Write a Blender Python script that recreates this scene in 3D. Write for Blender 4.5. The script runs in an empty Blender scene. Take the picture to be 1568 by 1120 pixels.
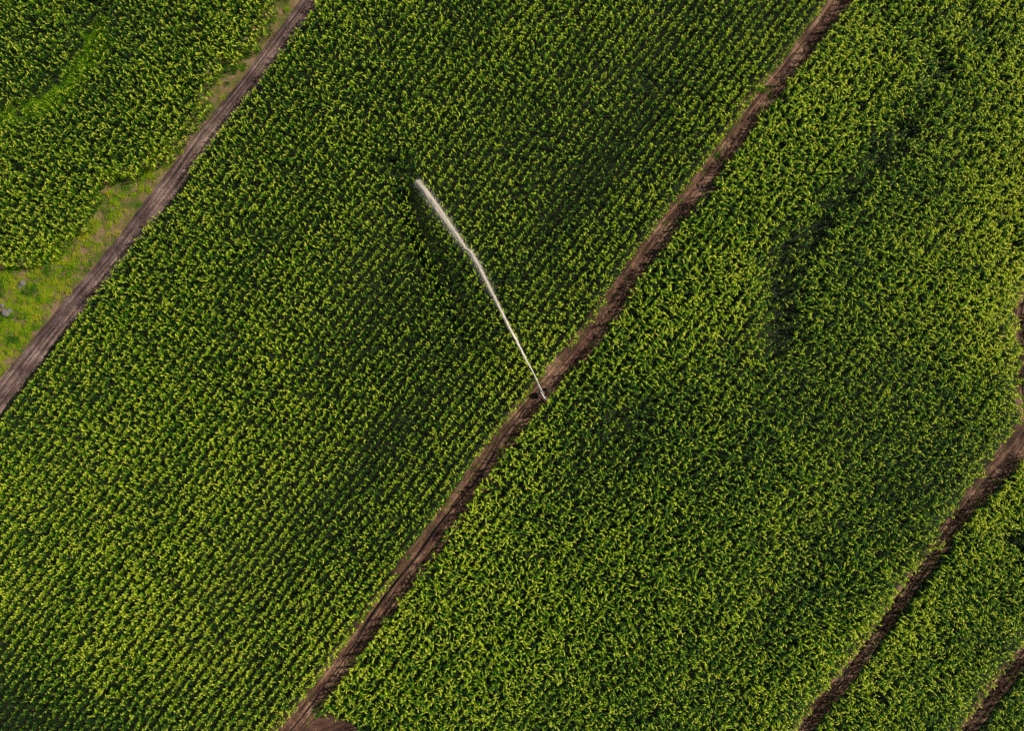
import bpy, math, random
import numpy as np
from mathutils import Vector, Matrix
random.seed(4); rng=np.random.default_rng(4)
S=0.07; H=1568*S*24/36
scene=bpy.context.scene
# ---------- helpers: plan coordinates (survey units -> metres) ----------
def W(p,z=0.0):
    k=(H-z)/H
    return ((p[0]-784)*S*k,(560-p[1])*S*k,z)
def to_plan(x,y,z=0.0):
    k=H/(H-z)
    return x*k/S+784, 560-y*k/S
def link(ob,parent=None):
    scene.collection.objects.link(ob)
    if parent: ob.parent=parent
    return ob
def mesh_obj(name,v,f,mat=None,do_link=True,parent=None):
    me=bpy.data.meshes.new(name); me.from_pydata([tuple(a) for a in v],[],[tuple(a) for a in f]); me.update()
    ob=bpy.data.objects.new(name,me)
    if mat: me.materials.append(mat)
    if do_link: link(ob,parent)
    return ob
_t={}
def vnoise(x,y,scale,seed=0):
    if seed not in _t: _t[seed]=np.random.default_rng(100+seed).random((256,256))
    t=_t[seed]; x=np.asarray(x,float)/scale+1000; y=np.asarray(y,float)/scale+1000
    xi=np.floor(x).astype(int); yi=np.floor(y).astype(int); fx=x-xi; fy=y-yi
    fx=fx*fx*(3-2*fx); fy=fy*fy*(3-2*fy)
    g=lambda a,b:t[a%256,b%256]
    return (g(xi,yi)*(1-fx)+g(xi+1,yi)*fx)*(1-fy)+(g(xi,yi+1)*(1-fx)+g(xi+1,yi+1)*fx)*fy
def fbm(x,y,s,seed=0):
    return (vnoise(x,y,s,seed)+.5*vnoise(x,y,s/2,seed+1)+.25*vnoise(x,y,s/4,seed+2))/1.75
def dist_poly(x,y,pts,ws=None):
    d=np.full(x.shape,1e9)
    for i in range(len(pts)-1):
        ax,ay=pts[i];bx,by=pts[i+1]
        t=np.clip(((x-ax)*(bx-ax)+(y-ay)*(by-ay))/((bx-ax)**2+(by-ay)**2),0,1)
        w=0 if ws is None else ws[i]*(1-t)+ws[i+1]*t
        d=np.minimum(d,np.hypot(x-ax-t*(bx-ax),y-ay-t*(by-ay))-w)
    return d
def inside(x,y,poly):
    r=np.zeros(x.shape,bool); n=len(poly)
    for i in range(n):
        ax,ay=poly[i];bx,by=poly[(i+1)%n]
        if ay==by: continue
        c=((ay>y)!=(by>y))&(x<(bx-ax)*(y-ay)/(by-ay)+ax)
        r^=c
    return r
# ---------- layout ----------
ROAD=[(200,1430),(330,1262),(452,1110),(500,1048),(562,962),(628,873),(690,790),(748,708),(776,662),(828,602),(882,540),(940,465),(1010,362),(1070,290),(1112,232),(1155,165),(1200,112),(1250,50),(1286,0),(1400,-160),(1520,-330)]
ROADW=[14,14,14,13,13,12.5,12.5,12,11,12,12.5,12.5,13,12.5,12.5,12,13,13,14,14,14]
TRACK=[(-330,1020),(-150,805),(0,608),(50,545),(100,482),(170,400),(250,297),(310,216),(370,141),(430,62),(476,0),(560,-110),(680,-270)]
TRACKW=[13,13,13,12,12,12,11,10,10,10,10,10,10]
RPATH=[(1010,1400),(1140,1230),(1228,1118),(1290,1042),(1340,972),(1382,910),(1430,845),(1470,790),(1510,740),(1545,700),(1580,650),(1640,560),(1760,400)]
RPATHW=[7,7,7,7,6.5,6,6.5,6.5,8,12,14,14,14]
SPATH=[(1300,1360),(1420,1200),(1485,1112),(1530,1050),(1568,1003),(1700,830),(1900,560)]
SPATHW=[7.5]*7
HEAD=[(1592,690),(1577,640),(1572,590),(1580,540),(1569,490),(1584,440),(1640,380)]
HEADW=[10,12,12,10,12,12,12]
VERGE=[(-330,430),(-100,418),(0,414),(60,410),(110,392),(140,352),(163,322),(172,284),(235,272),(272,250),(305,215),(325,178),(334,135),(346,113),(385,98),(412,62),(428,28),(438,0),(500,-90),(560,-110),(476,0),(430,62),(370,141),(310,216),(250,297),(170,400),(100,482),(50,545),(0,608),(-150,805),(-330,900)]
JUNC=[(440,1130),(462,1098),(482,1084),(505,1096),(530,1104),(560,1128),(600,1190),(420,1190)]
SWATH=[(158,40),(140,85),(110,130),(70,160),(0,182),(-120,200)]
def bare(px,py):
    n=(fbm(px,py,30,7)-.5)*14
    d=np.minimum.reduce([dist_poly(px,py,ROAD,ROADW)+n*.6,dist_poly(px,py,TRACK,TRACKW)+n*.3,dist_poly(px,py,RPATH,RPATHW)+n*.5,dist_poly(px,py,SPATH,SPATHW)+n*.5,dist_poly(px,py,HEAD,HEADW)+n])
    jx=px+(vnoise(px,py,14,21)-.5)*22; jy=py+(vnoise(px,py,14,22)-.5)*22
    return (d<0)|inside(jx,jy,VERGE)|inside(jx,jy,JUNC)
# ---------- materials ----------
def newmat(name):
    m=bpy.data.materials.new(name); m.use_nodes=True; nt=m.node_tree; nt.nodes.clear(); return m,nt
def N(nt,t,**k):
    n=nt.nodes.new(t)
    for a,b in k.items(): setattr(n,a,b)
    return n
def ramp(nt,fac,stops):
    r=N(nt,'ShaderNodeValToRGB'); e=r.color_ramp.elements
    e[0].position=stops[0][0]; e[0].color=(*stops[0][1],1)
    e[1].position=stops[-1][0]; e[1].color=(*stops[-1][1],1)
    for p,c in stops[1:-1]:
        q=e.new(p); q.color=(*c,1)
    nt.links.new(fac,r.inputs[0]); return r.outputs[0]
def noise(nt,vec,scale,detail=4,rough=.6):
    n=N(nt,'ShaderNodeTexNoise'); n.inputs['Scale'].default_value=scale; n.inputs['Detail'].default_value=detail; n.inputs['Roughness'].default_value=rough
    if vec: nt.links.new(vec,n.inputs['Vector'])
    return n.outputs['Fac']
def mixc(nt,f,a,b,mode='MIX'):
    m=N(nt,'ShaderNodeMix',data_type='RGBA',blend_type=mode)
    for s,v in ((m.inputs[0],f),(m.inputs[6],a),(m.inputs[7],b)):
        if hasattr(v,'is_output'): nt.links.new(v,s)
        elif isinstance(v,(int,float)): s.default_value=v
        else: s.default_value=(*v,1)
    return m.outputs[2]
def math_(nt,op,a,b=0.0):
    m=N(nt,'ShaderNodeMath',operation=op)
    for s,v in ((m.inputs[0],a),(m.inputs[1],b)):
        if hasattr(v,'is_output'): nt.links.new(v,s)
        else: s.default_value=v
    return m.outputs[0]
def leafmat(name,stops,rough=.42,trans=.3,spec=.5,leafvar=.5):
    m,nt=newmat(name)
    at=N(nt,'ShaderNodeAttribute',attribute_type='INSTANCER',attribute_name='tint')
    lv=N(nt,'ShaderNodeAttribute',attribute_type='GEOMETRY',attribute_name='leafvar')
    oi=N(nt,'ShaderNodeObjectInfo')
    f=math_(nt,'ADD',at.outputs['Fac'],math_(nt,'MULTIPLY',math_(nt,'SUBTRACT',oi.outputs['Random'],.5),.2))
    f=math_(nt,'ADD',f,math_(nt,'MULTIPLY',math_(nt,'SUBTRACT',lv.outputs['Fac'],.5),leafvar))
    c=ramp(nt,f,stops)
    p=N(nt,'ShaderNodeBsdfPrincipled'); p.inputs['Roughness'].default_value=rough; p.inputs['Specular IOR Level'].default_value=spec
    nt.links.new(c,p.inputs['Base Color'])
    t=N(nt,'ShaderNodeBsdfTranslucent'); nt.links.new(mixc(nt,1.0,c,(1.35,1.4,.25),'MULTIPLY'),t.inputs['Color'])
    mx=N(nt,'ShaderNodeMixShader'); mx.inputs[0].default_value=trans
    nt.links.new(p.outputs[0],mx.inputs[1]); nt.links.new(t.outputs[0],mx.inputs[2])
    o=N(nt,'ShaderNodeOutputMaterial'); nt.links.new(mx.outputs[0],o.inputs[0]); return m
corn_mat=leafmat('corn_leaf',[(0,(.004,.036,.002)),(.32,(.018,.092,.001)),(.56,(.11,.29,.001)),(.78,(.42,.57,.006)),(1,(.70,.74,.06))],leafvar=1.1,trans=.25,rough=.45,spec=.25)  # ramp also carries lower-leaf shade and leaf highlights in its dark and bright ends
weed_mat=leafmat('weed_leaf',[(0,(.03,.11,.004)),(.4,(.13,.31,.002)),(.75,(.30,.46,.004)),(1,(.50,.46,.03))],.6,.3,.2)
def simple(name,col,rough=.6,metal=0):
    m,nt=newmat(name); p=N(nt,'ShaderNodeBsdfPrincipled'); o=N(nt,'ShaderNodeOutputMaterial')
    tc=N(nt,'ShaderNodeTexCoord'); nz=noise(nt,tc.outputs['Object'],6)
    c=mixc(nt,nz,tuple(a*.7 for a in col),tuple(min(1,a*1.25) for a in col)); nt.links.new(c,p.inputs['Base Color'])
    p.inputs['Roughness'].default_value=rough; p.inputs['Metallic'].default_value=metal
    nt.links.new(p.outputs[0],o.inputs[0]); return m
tassel_mat=simple('tassel',(.52,.52,.11),.8)
stalk_mat=simple('stalk',(.04,.09,.006),.6)
def dirtmat(name,a,b,c):
    m,nt=newmat(name); p=N(nt,'ShaderNodeBsdfPrincipled'); o=N(nt,'ShaderNodeOutputMaterial')
    uv=N(nt,'ShaderNodeUVMap',uv_map='UVMap'); mp=N(nt,'ShaderNodeMapping'); mp.inputs['Scale'].default_value=(4.0,.14,1)
    nt.links.new(uv.outputs[0],mp.inputs[0])
    st=noise(nt,mp.outputs[0],1.3,5,.65)
    geo=N(nt,'ShaderNodeNewGeometry'); cl=noise(nt,geo.outputs['Position'],5,6,.7); big=noise(nt,geo.outputs['Position'],.35,3)
    f=math_(nt,'ADD',math_(nt,'MULTIPLY',st,.6),math_(nt,'ADD',math_(nt,'MULTIPLY',cl,.4),math_(nt,'MULTIPLY',math_(nt,'SUBTRACT',big,.5),.5)))
    col=ramp(nt,f,[(.38,a),(.5,b),(.63,c)]); nt.links.new(col,p.inputs['Base Color']); p.inputs['Roughness'].default_value=.9
    bp=N(nt,'ShaderNodeBump'); bp.inputs['Strength'].default_value=.8; bp.inputs['Distance'].default_value=.1
    nt.links.new(math_(nt,'ADD',st,cl),bp.inputs['Height']); nt.links.new(bp.outputs[0],p.inputs['Normal'])
    nt.links.new(p.outputs[0],o.inputs[0]); return m
road_mat=dirtmat('road_dirt',(.028,.010,.007),(.11,.047,.03),(.37,.21,.145))
track_mat=dirtmat('track_dirt',(.035,.018,.019),(.12,.070,.068),(.33,.22,.20))
m,nt=newmat('soil_and_far_crop'); p=N(nt,'ShaderNodeBsdfPrincipled'); o=N(nt,'ShaderNodeOutputMaterial')
geo=N(nt,'ShaderNodeNewGeometry'); n1=noise(nt,geo.outputs['Position'],3,6,.7)
soil=ramp(nt,n1,[(.3,(.007,.014,.002)),(.7,(.020,.026,.006))])
mp=N(nt,'ShaderNodeMapping'); mp.inputs['Rotation'].default_value=(0,0,math.radians(-52.5)); mp.inputs['Scale'].default_value=(.25,1.25,1)
nt.links.new(geo.outputs['Position'],mp.inputs[0]); n2=noise(nt,mp.outputs[0],1.0,5,.7); n3=noise(nt,geo.outputs['Position'],.03,3)
crop=ramp(nt,math_(nt,'ADD',math_(nt,'MULTIPLY',n2,.7),math_(nt,'MULTIPLY',n3,.3)),[(.35,(.012,.03,.004)),(.5,(.03,.075,.006)),(.68,(.12,.18,.012))])
sx=N(nt,'ShaderNodeSeparateXYZ'); nt.links.new(geo.outputs['Position'],sx.inputs[0])
far=math_(nt,'MAXIMUM',math_(nt,'GREATER_THAN',math_(nt,'ABSOLUTE',sx.outputs[0]),72.0),math_(nt,'GREATER_THAN',math_(nt,'ABSOLUTE',sx.outputs[1]),56.0))
nt.links.new(mixc(nt,far,soil,crop),p.inputs['Base Color']); p.inputs['Roughness'].default_value=.95
nt.links.new(p.outputs[0],o.inputs[0]); soil_mat=m
G=4000
mesh_obj('ground',[(-G,-G,0),(G,-G,0),(G,G,0),(-G,G,0)],[(0,1,2,3)],soil_mat)
# ---------- roads ----------
def smooth(pts,ws,n=10):
    out=[]
    for i in range(len(pts)-1):
        p0=pts[max(i-1,0)];p1=pts[i];p2=pts[i+1];p3=pts[min(i+2,len(pts)-1)]
        for k in range(n):
            t=k/n
            q=[.5*((2*p1[j])+(-p0[j]+p2[j])*t+(2*p0[j]-5*p1[j]+4*p2[j]-p3[j])*t*t+(-p0[j]+3*p1[j]-3*p2[j]+p3[j])*t**3) for j in (0,1)]
            out.append((q[0],q[1],ws[i]*(1-t)+ws[i+1]*t))
    out.append((*pts[-1],ws[-1])); return out
def strip(name,pts,ws,mat,z0,extra=.5,rut=.55):
    c=smooth(pts,ws); V=[];F=[];UV=[];M=21;L=0
    for i,(x,y,w) in enumerate(c):
        a=c[max(i-1,0)];b=c[min(i+1,len(c)-1)]
        dx,dy=(b[0]-a[0]),-(b[1]-a[1]); l=math.hypot(dx,dy); nx,ny=-dy/l,dx/l
        X,Y,_=W((x,y)); 
        if i: L+=math.hypot(X-px_,Y-py_)
        px_,py_=X,Y
        for k in range(M):
            u=k/(M-1)*2-1; edge=1+.25*(float(vnoise(L*1.0,u*3+50,1.3,31))-.5)
            hw=(w*S+extra)*edge; d=u*hw
            z=z0+.14*(1-u*u)-.13*(math.exp(-((abs(d)-rut)/.13)**2))*(1-u*u)+.02*float(vnoise(X*3+d*9,Y*3,1,33))*(1-u*u)
            V.append((X+nx*d,Y+ny*d,z)); UV.append((d,L))
    n=len(c)
    for i in range(n-1):
        for k in range(M-1):
            q=i*M+k; F.append((q,q+M,q+M+1,q+1)) 
    ob=mesh_obj(name,V,F,mat); me=ob.data; uvl=me.uv_layers.new(name='UVMap')
    for lp in me.loops: uvl.data[lp.index].uv=UV[lp.vertex_index]
    if me.polygons[0].normal.z<0: me.flip_normals()
    return ob
strip('dirt_road',ROAD,ROADW,road_mat,.012)
strip('dirt_track',TRACK,TRACKW,track_mat,.016,extra=.25,rut=.45)
strip('dirt_path',RPATH,RPATHW,road_mat,.010,extra=.5,rut=.35)
strip('dirt_path',SPATH,SPATHW,road_mat,.010,extra=.5,rut=.35)
strip('dirt_headland',HEAD,HEADW,road_mat,.022,extra=.5,rut=.6)
m,nt=newmat('dry_verge'); p=N(nt,'ShaderNodeBsdfPrincipled'); o=N(nt,'ShaderNodeOutputMaterial')
geo=N(nt,'ShaderNodeNewGeometry'); a=noise(nt,geo.outputs['Position'],.6,6,.7); b=noise(nt,geo.outputs['Position'],6,5,.7)
c1=ramp(nt,a,[(.36,(.06,.14,.005)),(.48,(.17,.15,.03)),(.6,(.34,.21,.13))]); c2=ramp(nt,b,[(.3,(.3,.3,.3)),(.7,(1.2,1.2,1.2))])
nt.links.new(mixc(nt,1.0,c1,c2,'MULTIPLY'),p.inputs['Base Color']); p.inputs['Roughness'].default_value=.95
nt.links.new(p.outputs[0],o.inputs[0]); verge_mat=m
VS=[(x-26,y-20) if i<18 else (x,y) for i,(x,y) in enumerate(VERGE)]
mesh_obj('grass_verge',[W(q,.006) for q in VS],[tuple(range(len(VS)))[::-1]],verge_mat)
mesh_obj('field_entrance',[W(q,.006) for q in JUNC],[tuple(range(len(JUNC)))],road_mat).data.uv_layers.new(name='UVMap')
# ---------- corn plants ----------
CH=1.5
def ribbon(V,F,MI,LV,az,z0,L,w,rise,droop,mi=0,seg=5,curl=0,lv=.5):
    b=len(V); ca,sa=math.cos(az),math.sin(az); r=0; z=z0; ang=rise
    tw=random.uniform(-.6,.6); side=0
    for i in range(seg+1):
        t=i/seg; ww=w*(.55+.75*t if t<.35 else .81*(1-((t-.35)/.65)**2)+.03)
        roll=tw*t
        sx_,sy_=-sa,ca
        cx,cy=ca*r+sx_*side,sa*r+sy_*side
        for k,s in enumerate((-1,0,1)):
            lift=abs(s)*ww*.3+ s*math.sin(roll)*ww*.6
            V.append((cx+sx_*s*ww*.5*math.cos(roll),cy+sy_*s*ww*.5*math.cos(roll),z+lift+(random.uniform(-1,1)*.012 if s else 0)))
            LV.append(lv+random.uniform(-.06,.06))
        ang-=droop/seg*(.4+1.4*t); r+=math.cos(ang)*L/seg; z+=math.sin(ang)*L/seg; side+=curl*L/seg*t
    for i in range(seg):
        for k in (0,1):
            q=b+i*3+k; F.append((q,q+1,q+4,q+3)); MI.append(mi)
def setlv(me,LV):
    at=me.attributes.new('leafvar','FLOAT','POINT'); at.data.foreach_set('value',np.asarray(LV,np.float32))
def make_corn(i):
    V=[];F=[];MI=[];LV=[]; h=CH
    for k,(z,r) in enumerate(((0,.016),(h*.5,.013),(h,.007))):
        for j in range(4):
            a=j*math.tau/4; V.append((r*math.cos(a),r*math.sin(a),z)); LV.append(.5)
    for k in (0,1):
        for j in range(4):
            F.append((k*4+j,k*4+(j+1)%4,k*4+4+(j+1)%4,k*4+4+j)); MI.append(1)
    nl=9
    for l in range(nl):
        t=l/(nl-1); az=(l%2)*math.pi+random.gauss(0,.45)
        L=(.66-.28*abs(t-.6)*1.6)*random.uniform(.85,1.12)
        ribbon(V,F,MI,LV,az,.30+t*(h-.45),L,.118*random.uniform(.85,1.15),random.uniform(.75,1.2),random.uniform(1.2,2.3),0,5,random.uniform(-.25,.25),-.05+.75*t**1.4+random.gauss(0,.18))  # lower leaves tinted darker for age and painted shade, upper ones brighter, random spread
    for l in range(4):
        ribbon(V,F,MI,LV,random.uniform(0,6.28),h-.04,random.uniform(.16,.26),.024,random.uniform(.9,1.5),random.uniform(.2,1.0),2,2)
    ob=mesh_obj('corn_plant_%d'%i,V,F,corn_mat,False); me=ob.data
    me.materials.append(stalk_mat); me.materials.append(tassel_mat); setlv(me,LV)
    me.polygons.foreach_set('material_index',MI); me.polygons.foreach_set('use_smooth',[True]*len(F))
    return ob
corn_col=bpy.data.collections.new('corn_plants')
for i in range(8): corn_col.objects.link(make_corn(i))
def make_weed(i):
    V=[];F=[];MI=[];LV=[]
    R=random.uniform(.25,.45)
    for l in range(60):
        a=random.uniform(0,6.28); r=R*math.sqrt(random.random()); z=random.uniform(.05,.40)*(1-.5*r/R)
        b=len(V); ribbon(V,F,MI,LV,random.uniform(0,6.28),z,random.uniform(.08,.2),random.uniform(.04,.08),random.uniform(-.2,1.0),random.uniform(.3,1.4),0,2,0,random.random())
        for k in range(b,len(V)):
            v=V[k]; V[k]=(v[0]+r*math.cos(a),v[1]+r*math.sin(a),max(v[2],.02))
    ob=mesh_obj('weed_clump_%d'%i,V,F,weed_mat,False); setlv(ob.data,LV); return ob
weed_col=bpy.data.collections.new('weed_clumps')
for i in range(5): weed_col.objects.link(make_weed(i))
def scatter(name,pos,rot,scl,tint,idx,coll):
    me=bpy.data.meshes.new(name); n=len(pos); me.vertices.add(n)
    me.vertices.foreach_set('co',np.asarray(pos,np.float32).ravel())
    for nm,ty,ar,key in (('rot','FLOAT_VECTOR',rot,'vector'),('scl','FLOAT_VECTOR',scl,'vector'),('tint','FLOAT',tint,'value'),('idx','INT',idx,'value')):
        at=me.attributes.new(nm,ty,'POINT'); at.data.foreach_set(key,np.asarray(ar,np.int32 if ty=='INT' else np.float32).ravel())
    me.update(); ob=link(bpy.data.objects.new(name,me))
    g=bpy.data.node_groups.new(name+'_gn','GeometryNodeTree')
    g.interface.new_socket('Geometry',in_out='INPUT',socket_type='NodeSocketGeometry'); g.interface.new_socket('Geometry',in_out='OUTPUT',socket_type='NodeSocketGeometry')
    gi=g.nodes.new('NodeGroupInput'); go=g.nodes.new('NodeGroupOutput'); ip=g.nodes.new('GeometryNodeInstanceOnPoints'); ci=g.nodes.new('GeometryNodeCollectionInfo')
    ci.inputs['Collection'].default_value=coll; ci.inputs['Separate Children'].default_value=True; ci.inputs['Reset Children'].default_value=True
    L=g.links.new
    L(gi.outputs[0],ip.inputs['Points']); L(ci.outputs[0],ip.inputs['Instance']); ip.inputs['Pick Instance'].default_value=True
    def na(nm,ty):
        q=g.nodes.new('GeometryNodeInputNamedAttribute'); q.data_type=ty; q.inputs['Name'].default_value=nm
        return [s for s in q.outputs if s.enabled and s.name=='Attribute'][0]
    L(na('idx','INT'),ip.inputs['Instance Index']); L(na('rot','FLOAT_VECTOR'),ip.inputs['Rotation']); L(na('scl','FLOAT_VECTOR'),ip.inputs['Scale'])
    L(ip.outputs[0],go.inputs[0])
    md=ob.modifiers.new('scatter','NODES'); md.node_group=g
    return ob
ang=math.radians(52.6); dr=np.array([math.cos(ang),math.sin(ang)]); pr=np.array([-dr[1],dr[0]])
RS=.86; PS=.235
us=np.arange(-125,125,RS); vs=np.arange(-125,125,PS)
U,Vv=np.meshgrid(us,vs,indexing='ij'); U=U.ravel();Vv=Vv.ravel()
X=pr[0]*U+dr[0]*Vv; Y=pr[1]*U+dr[1]*Vv
k=(abs(X)<72)&(abs(Y)<56); U=U[k];Vv=Vv[k];X=X[k];Y=Y[k]
px,py=to_plan(X,Y)
def side(pts,px,py):
    ys=[p[1] for p in pts][::-1]; xs=[p[0] for p in pts][::-1]
    return px-np.interp(py,ys,xs)
right=side(ROAD,px,py)>0
jr=np.where(right,.11,.025); jU=rng.normal(0,1,len(U))*jr+ (vnoise(U/4,Vv,9,41)-.5)*.35; jV=rng.normal(0,.06,len(U))
X=X+pr[0]*jU+dr[0]*jV; Y=Y+pr[1]*jU+dr[1]*jV
px,py=to_plan(X,Y)
def gauss(cx,cy,sx,sy,a=0,amp=1):
    a=math.radians(a); dx=px-cx; dy=-(py-cy)
    l=dx*math.cos(a)+dy*math.sin(a); t=-dx*math.sin(a)+dy*math.cos(a)
    return amp*np.exp(-(l/sx)**2-(t/sy)**2)
vig=(fbm(U,Vv/3.0,7,51)-.5)*1.0+(fbm(px,py,60,61)-.5)*.5
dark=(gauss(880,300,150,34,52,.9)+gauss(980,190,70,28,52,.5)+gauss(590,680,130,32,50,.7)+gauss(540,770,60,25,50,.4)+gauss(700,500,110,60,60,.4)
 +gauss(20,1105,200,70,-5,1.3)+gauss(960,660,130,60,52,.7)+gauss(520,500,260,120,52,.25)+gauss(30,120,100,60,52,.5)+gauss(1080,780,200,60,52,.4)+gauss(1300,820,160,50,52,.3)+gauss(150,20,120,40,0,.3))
lodge=(gauss(1195,440,85,22,85,1)+gauss(1250,345,60,22,60,.9)+gauss(1385,190,70,20,70,.9)+gauss(1440,120,60,15,120,.7)+gauss(1320,270,60,16,60,.6)+gauss(1190,510,30,16,80,.6)
 +gauss(1545,825,14,14,0,1.6)+gauss(1480,30,60,12,110,.6)+gauss(1165,180,30,14,52,.3)+gauss(1340,240,40,12,120,.5))
lodge=lodge*(.25+1.0*fbm(px,py,22,71))
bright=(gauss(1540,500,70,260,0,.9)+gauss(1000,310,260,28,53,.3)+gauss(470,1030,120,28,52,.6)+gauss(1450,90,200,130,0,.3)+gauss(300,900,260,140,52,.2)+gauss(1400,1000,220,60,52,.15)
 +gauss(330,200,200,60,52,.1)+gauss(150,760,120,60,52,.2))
tip=gauss(612,262,34,22,120,1.0)
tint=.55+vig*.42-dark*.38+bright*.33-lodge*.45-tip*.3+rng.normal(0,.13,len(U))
hs=1.0+(fbm(U,Vv/2,9,81)-.5)*.35+rng.normal(0,.07,len(U))-dark*.10-lodge*.38+bright*.05
sw=dist_poly(px,py,SWATH); swm=np.exp(-(sw/14)**2)*(.5+fbm(px,py,25,75))
hs-=swm*.4; tint+=swm*.2
hs=np.clip(hs,.4,1.25)
tx,ty=to_plan(X,Y,CH*.9)
keep=~(bare(px,py)|bare(tx,ty))
keep&=rng.random(len(U))>(.05+swm*.3+lodge*.12)
rz=ang+math.pi/2+rng.normal(0,1,len(U))*np.where(right,.95,.6)+rng.integers(0,2,len(U))*math.pi
lx=rng.normal(0,.08,len(U)); ly=rng.normal(0,.08,len(U)); ly+=lodge*.6; lx+=lodge*.4+tip*.6
wid=np.where(right,.94,.70)
r=np.stack([lx,ly,rz],1); sc=np.stack([wid+rng.normal(0,.09,len(U)),wid+rng.normal(0,.09,len(U))+np.where(right,0,.12),hs],1); sc[:,0:2]*=np.clip(hs,.6,1.1)[:,None]
P=np.stack([X,Y,np.zeros(len(X))],1)
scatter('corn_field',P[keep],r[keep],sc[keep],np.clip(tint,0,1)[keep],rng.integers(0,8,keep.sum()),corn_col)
# ---------- weeds ----------
wp=[];wt=[];ws=[]
n=30000
qx=rng.uniform(-200,620,n); qy=rng.uniform(-80,760,n)
inv=inside(qx,qy,VS); dt=dist_poly(qx,qy,TRACK,TRACKW)
lush=1.2*np.exp(-((qx-30)/100)**2-((qy-480)/100)**2)+.35*(fbm(qx,qy,40,91)>.5)+.25*(qx<250)
ok=inv&(dt>4)&(rng.random(n)<np.clip(lush*1.0*np.clip((dt-4)/22,0,1)+.12,0,1))
for a,b in zip(qx[ok],qy[ok]):
    wp.append(W((a,b))); f=float(vnoise(a,b,18,92)); wt.append(.38+.55*f+rng.normal(0,.16)-(.3 if f<.35 else 0)); ws.append(rng.uniform(.4,1.05))
def along(pts,w,count,spread,smin,smax,t0):
    c=smooth(pts,w,12)
    for _ in range(count):
        x,y,ww=random.choice(c)
        s=random.choice((-1,1)); d=(ww+random.gauss(0,spread))*s
        x+=d*.79;y+=d*.61
        wp.append(W((x,y))); wt.append(t0+random.gauss(0,.15)); ws.append(random.uniform(smin,smax))
along(ROAD,ROADW,1000,2.8,.2,.6,.3); along(RPATH,RPATHW,350,2,.25,.5,.5); along(SPATH,SPATHW,150,2,.25,.5,.4); along(TRACK,TRACKW,300,2,.15,.35,.6)
along(HEAD,HEADW,160,6,.3,.7,.6)
for (cx,cy,r_,c) in ((1172,140,9,22),(1180,133,6,10),(1100,241,6,14),(1108,247,4,6),(1020,345,7,10),(762,688,5,8),(492,1090,8,14),(1040,338,6,8)):
    for _ in range(c): wp.append(W((cx+random.gauss(0,r_*.6),cy+random.gauss(0,r_*.6)))); wt.append(random.uniform(.0,.3)); ws.append(random.uniform(.4,.8))
for _ in range(450):
    i=random.randrange(len(SWATH)-1); t=random.random(); a,b=SWATH[i],SWATH[i+1]
    wp.append(W((a[0]+(b[0]-a[0])*t+random.gauss(0,9),a[1]+(b[1]-a[1])*t+random.gauss(0,9)))); wt.append(random.uniform(.15,.6)); ws.append(random.uniform(.6,1.2))
n=len(wp); ws=np.array(ws)
scatter('weeds',wp,np.stack([np.zeros(n),np.zeros(n),rng.uniform(0,6.28,n)],1),np.stack([ws,ws,ws*.9],1),np.clip(wt,0,1),rng.integers(0,5,n),weed_col)
rock_mat=simple('rock_grey',(.17,.16,.16),.9)
import bmesh
def rock(x,y,s):
    bm=bmesh.new(); bmesh.ops.create_icosphere(bm,subdivisions=2,radius=s)
    for v in bm.verts: v.co*=random.uniform(.8,1.15); v.co.z*=.5
    me=bpy.data.meshes.new('rock'); bm.to_mesh(me); bm.free(); me.materials.append(rock_mat)
    ob=link(bpy.data.objects.new('rock',me)); ob.location=W((x,y),s*.6)
for a in ((8,480,.42),(14,476,.3),(34,434,.34),(3,468,.26),(30,440,.2)): rock(*a)
# ---------- irrigation gun ----------
steel=simple('galvanised_steel',(.45,.46,.47),.4,.7); rubber=simple('tyre_rubber',(.03,.03,.03),.8); red=simple('painted_red',(.35,.05,.03),.4); hosem=simple('hose_black',(.02,.02,.022),.45)
gx,gy,_=W((831,602)); tgt=Vector(W((812,565))); d=(Vector((tgt.x,tgt.y,0))-Vector((gx,gy,0))).normalized()
root=bpy.data.objects.new('irrigation_gun_cart',None); link(root); root.location=(gx,gy,0.1)
root.rotation_euler=(0,0,math.atan2(d.y,d.x))
def tube(name,pts,rad,mat,parent=None,seg=8):
    V=[];F=[]
    pts=[Vector(p) for p in pts]
    for i,p in enumerate(pts):
        t=(pts[min(i+1,len(pts)-1)]-pts[max(i-1,0)]).normalized(); up=Vector((0,0,1)) if abs(t.z)<.9 else Vector((1,0,0))
        a=t.cross(up).normalized(); b=t.cross(a); r=rad[i] if isinstance(rad,(list,tuple)) else rad
        for k in range(seg):
            q=k*math.tau/seg; V.append(p+a*math.cos(q)*r+b*math.sin(q)*r)
    for i in range(len(pts)-1):
        for k in range(seg): F.append((i*seg+k,i*seg+(k+1)%seg,(i+1)*seg+(k+1)%seg,(i+1)*seg+k))
    F.append(tuple(range(seg))[::-1]); F.append(tuple((len(pts)-1)*seg+k for k in range(seg)))
    return mesh_obj(name,V,F,mat,True,parent)
def wheel(name,x,y):
    V=[];F=[]; n=24;mm=8
    for i in range(n):
        a=i*math.tau/n
        for j in range(mm):
            b=j*math.tau/mm; rr=.30+.07*math.cos(b); V.append((x+rr*math.cos(a),y+.08*math.sin(b),.37+rr*math.sin(a)))
    for i in range(n):
        for j in range(mm): F.append((i*mm+j,((i+1)%n)*mm+j,((i+1)%n)*mm+(j+1)%mm,i*mm+(j+1)%mm))
    mesh_obj(name,V,F,rubber,True,root)
    tube(name+'_hub',[(x,y-.06,.37),(x,y+.06,.37)],.23,steel,root,16)
wheel('wheel_1',0,.55); wheel('wheel_2',0,-.55)
tube('axle',[(0,-.52,.37),(0,.52,.37)],.035,steel,root)
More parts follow.
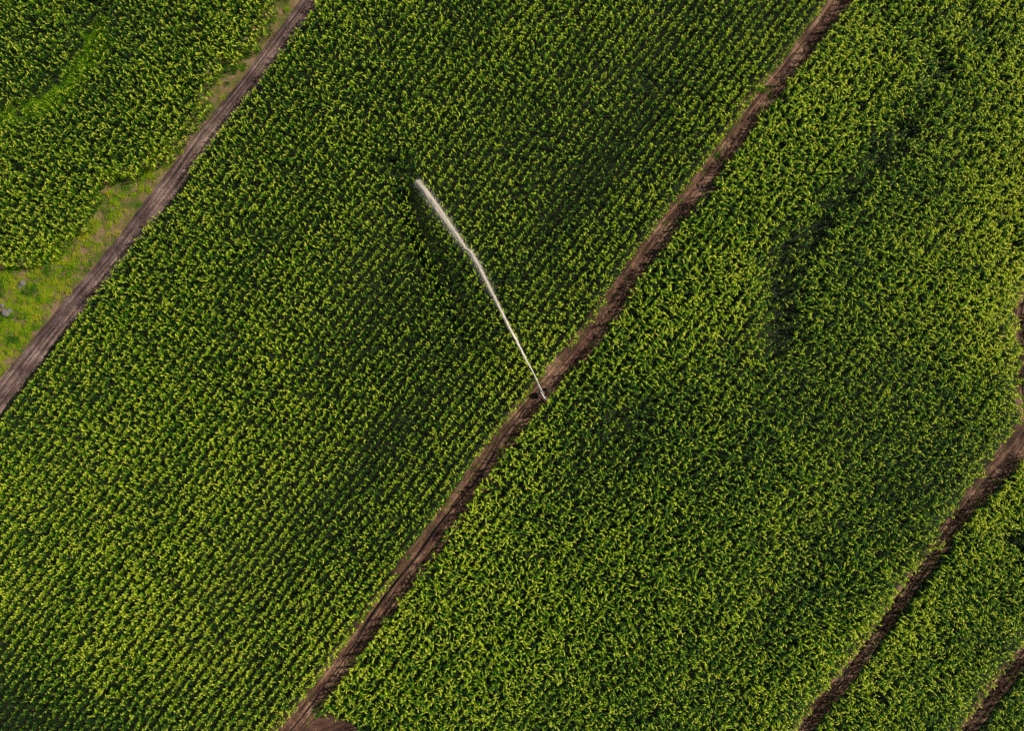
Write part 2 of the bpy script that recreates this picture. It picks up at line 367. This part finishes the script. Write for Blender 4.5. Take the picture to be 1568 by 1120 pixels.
tube('frame_rail_1',[(0,.45,.42),(-1.1,.12,.38)],.035,red,root); tube('frame_rail_2',[(0,-.45,.42),(-1.1,-.12,.38)],.035,red,root)
tube('drawbar',[(-1.1,.12,.36),(-1.1,-.12,.36),(-1.4,0,.2)],.03,red,root)
tube('brace',[(0,.4,.45),(0,0,1.2),(0,-.4,.45)],.03,red,root)
tube('riser',[(-1.3,0,.2),(-.5,0,.35),(-.1,0,.6),(0,0,1.0),(0,0,1.5)],.06,steel,root)
tube('gun_barrel',[(-.12,0,1.45),(.1,0,1.6),(1.3,0,2.05)],[.08,.07,.035],steel,root,10)
tube('counterweight_arm',[(0,.05,1.6),(-.5,.12,1.75),(.3,.16,1.85),(1.2,.12,2.15)],.02,steel,root)
c=[q for q in smooth(ROAD,ROADW,10) if q[1]>606][::-1]
hp=[(gx-d.x*1.5,gy-d.y*1.5,.25)]
for i,(x,y,w) in enumerate(c[3:]):
    o_=3.0*math.sin(i*.13)+1.5*math.sin(i*.41)-2
    X_,Y_,_=W((x+o_*.79,y+o_*.61)); hp.append((X_,Y_,.19))
tube('irrigation_hose',hp,.05,hosem)
# ---------- water jet ----------
m,nt=newmat('water_spray'); p=N(nt,'ShaderNodeBsdfPrincipled'); p.inputs['Base Color'].default_value=(.95,.90,.86,1); p.inputs['Roughness'].default_value=.2
t=N(nt,'ShaderNodeBsdfTranslucent'); t.inputs['Color'].default_value=(.97,.92,.88,1); mx=N(nt,'ShaderNodeMixShader'); mx.inputs[0].default_value=.5
o=N(nt,'ShaderNodeOutputMaterial'); nt.links.new(p.outputs[0],mx.inputs[1]); nt.links.new(t.outputs[0],mx.inputs[2]); nt.links.new(mx.outputs[0],o.inputs[0]); spray=m
JP=[(829,598),(817,572),(803,546),(791,522),(779,500),(762,466),(746,434),(731,404),(719,384),(713,381),(702,365),(684,340),(664,311),(638,276)]
jl=[0]
for i in range(1,len(JP)): jl.append(jl[-1]+math.hypot(JP[i][0]-JP[i-1][0],JP[i][1]-JP[i-1][1]))
jl=[a/jl[-1] for a in jl]
def jet(t,off=(0,0),dz=0):
    x=np.interp(t,jl,[p[0] for p in JP]); y=np.interp(t,jl,[p[1] for p in JP])
    z=2.05-.3*t+8.0*t*(1-t)+dz
    a=W((x,y),z); return (a[0]+.87*off[0],a[1]+.5*off[0],a[2]+off[1])
V=[];F=[]
def rad(t):
    if t<.12: return .03+.2*t
    if t<.64: return .055+.13*(t-.12)/.52
    if t<.68: return .13
    return .15+.17*math.sin(min(1,(t-.68)/.32)*math.pi*.85)
def strand(t0,t1,o1,o2,r):
    b=len(V); n=max(3,int((t1-t0)*90)) 
    for i in range(n+1):
        f=i/n; t=t0+(t1-t0)*f; rr=r*math.sin(math.pi*(f*.92+.04))**.6*random.uniform(.5,1.3); R=rad(t)
        q=jet(t,(o1*R+random.gauss(0,.015),o2*R))
        for k in range(4):
            a=k*math.pi/2+.4; V.append((q[0]+.87*math.cos(a)*rr,q[1]+.5*math.cos(a)*rr,q[2]+math.sin(a)*rr))
    for i in range(n):
        for k in range(4): F.append((b+i*4+k,b+i*4+(k+1)%4,b+i*4+4+(k+1)%4,b+i*4+4+k))
for i in range(14):
    strand(0,random.uniform(.3,.6),random.gauss(0,.25),random.gauss(0,.25),.045)
for i in range(420):
    t0=random.uniform(.0,.93) if i%2 else random.uniform(.66,.93); strand(t0,min(1,t0+random.uniform(.03,.12)),random.gauss(0,.36),random.gauss(0,.35),random.uniform(.015,.042))
def drop(c,s,l):
    b=len(V); dx,dy=-.5,.87
    V.extend([(c[0]+dx*l,c[1]+dy*l,c[2]),(c[0]-dx*l,c[1]-dy*l,c[2]),(c[0]+.87*s,c[1]+.5*s,c[2]),(c[0]-.87*s,c[1]-.5*s,c[2]),(c[0],c[1],c[2]+s),(c[0],c[1],c[2]-s)])
    for a,e,g in ((0,2,4),(2,1,4),(1,3,4),(3,0,4),(2,0,5),(1,2,5),(3,1,5),(0,3,5)): F.append((b+a,b+e,b+g))
for i in range(28000):
    t=random.random()**.65
    R=rad(t)*(1.0 if random.random()<.72 else 2.0)
    drop(jet(t,(random.gauss(0,.48)*R,random.gauss(0,.6)*R-abs(random.gauss(0,.3))*t)),random.uniform(.006,.018),random.uniform(.02,.06))
for i in range(5000):
    t=random.uniform(.45,1.0); drop(jet(t,(random.gauss(0,.35),-random.random()**2*1.4)),random.uniform(.005,.010),random.uniform(.01,.03))
mesh_obj('water_jet',V,F,spray)
# ---------- light ----------
el=math.radians(37); az=np.array([.97,.20]); az/=np.linalg.norm(az); sd=Vector((az[0]*math.cos(el),az[1]*math.cos(el),math.sin(el)))
sl=bpy.data.lights.new('sun','SUN'); sl.energy=5; sl.angle=math.radians(.5); sl.color=(1,.93,.72)
so=link(bpy.data.objects.new('sun',sl)); so.rotation_euler=sd.to_track_quat('Z','Y').to_euler(); so.location=(0,0,50)
w=bpy.data.worlds.new('World'); scene.world=w; w.use_nodes=True; nt=w.node_tree; bg=nt.nodes['Background']
sky=nt.nodes.new('ShaderNodeTexSky'); sky.sky_type='NISHITA'; sky.sun_disc=False; sky.sun_elevation=el; sky.sun_rotation=math.atan2(az[0],az[1])
nt.links.new(sky.outputs[0],bg.inputs[0]); bg.inputs[1].default_value=.05
cam=bpy.data.cameras.new('camera'); cam.lens=24; cam.sensor_width=36; cam.clip_end=12000
co=link(bpy.data.objects.new('camera',cam)); co.location=(0,0,H); scene.camera=co
scene.view_settings.view_transform='Standard'; scene.view_settings.look='None'; scene.view_settings.exposure=0
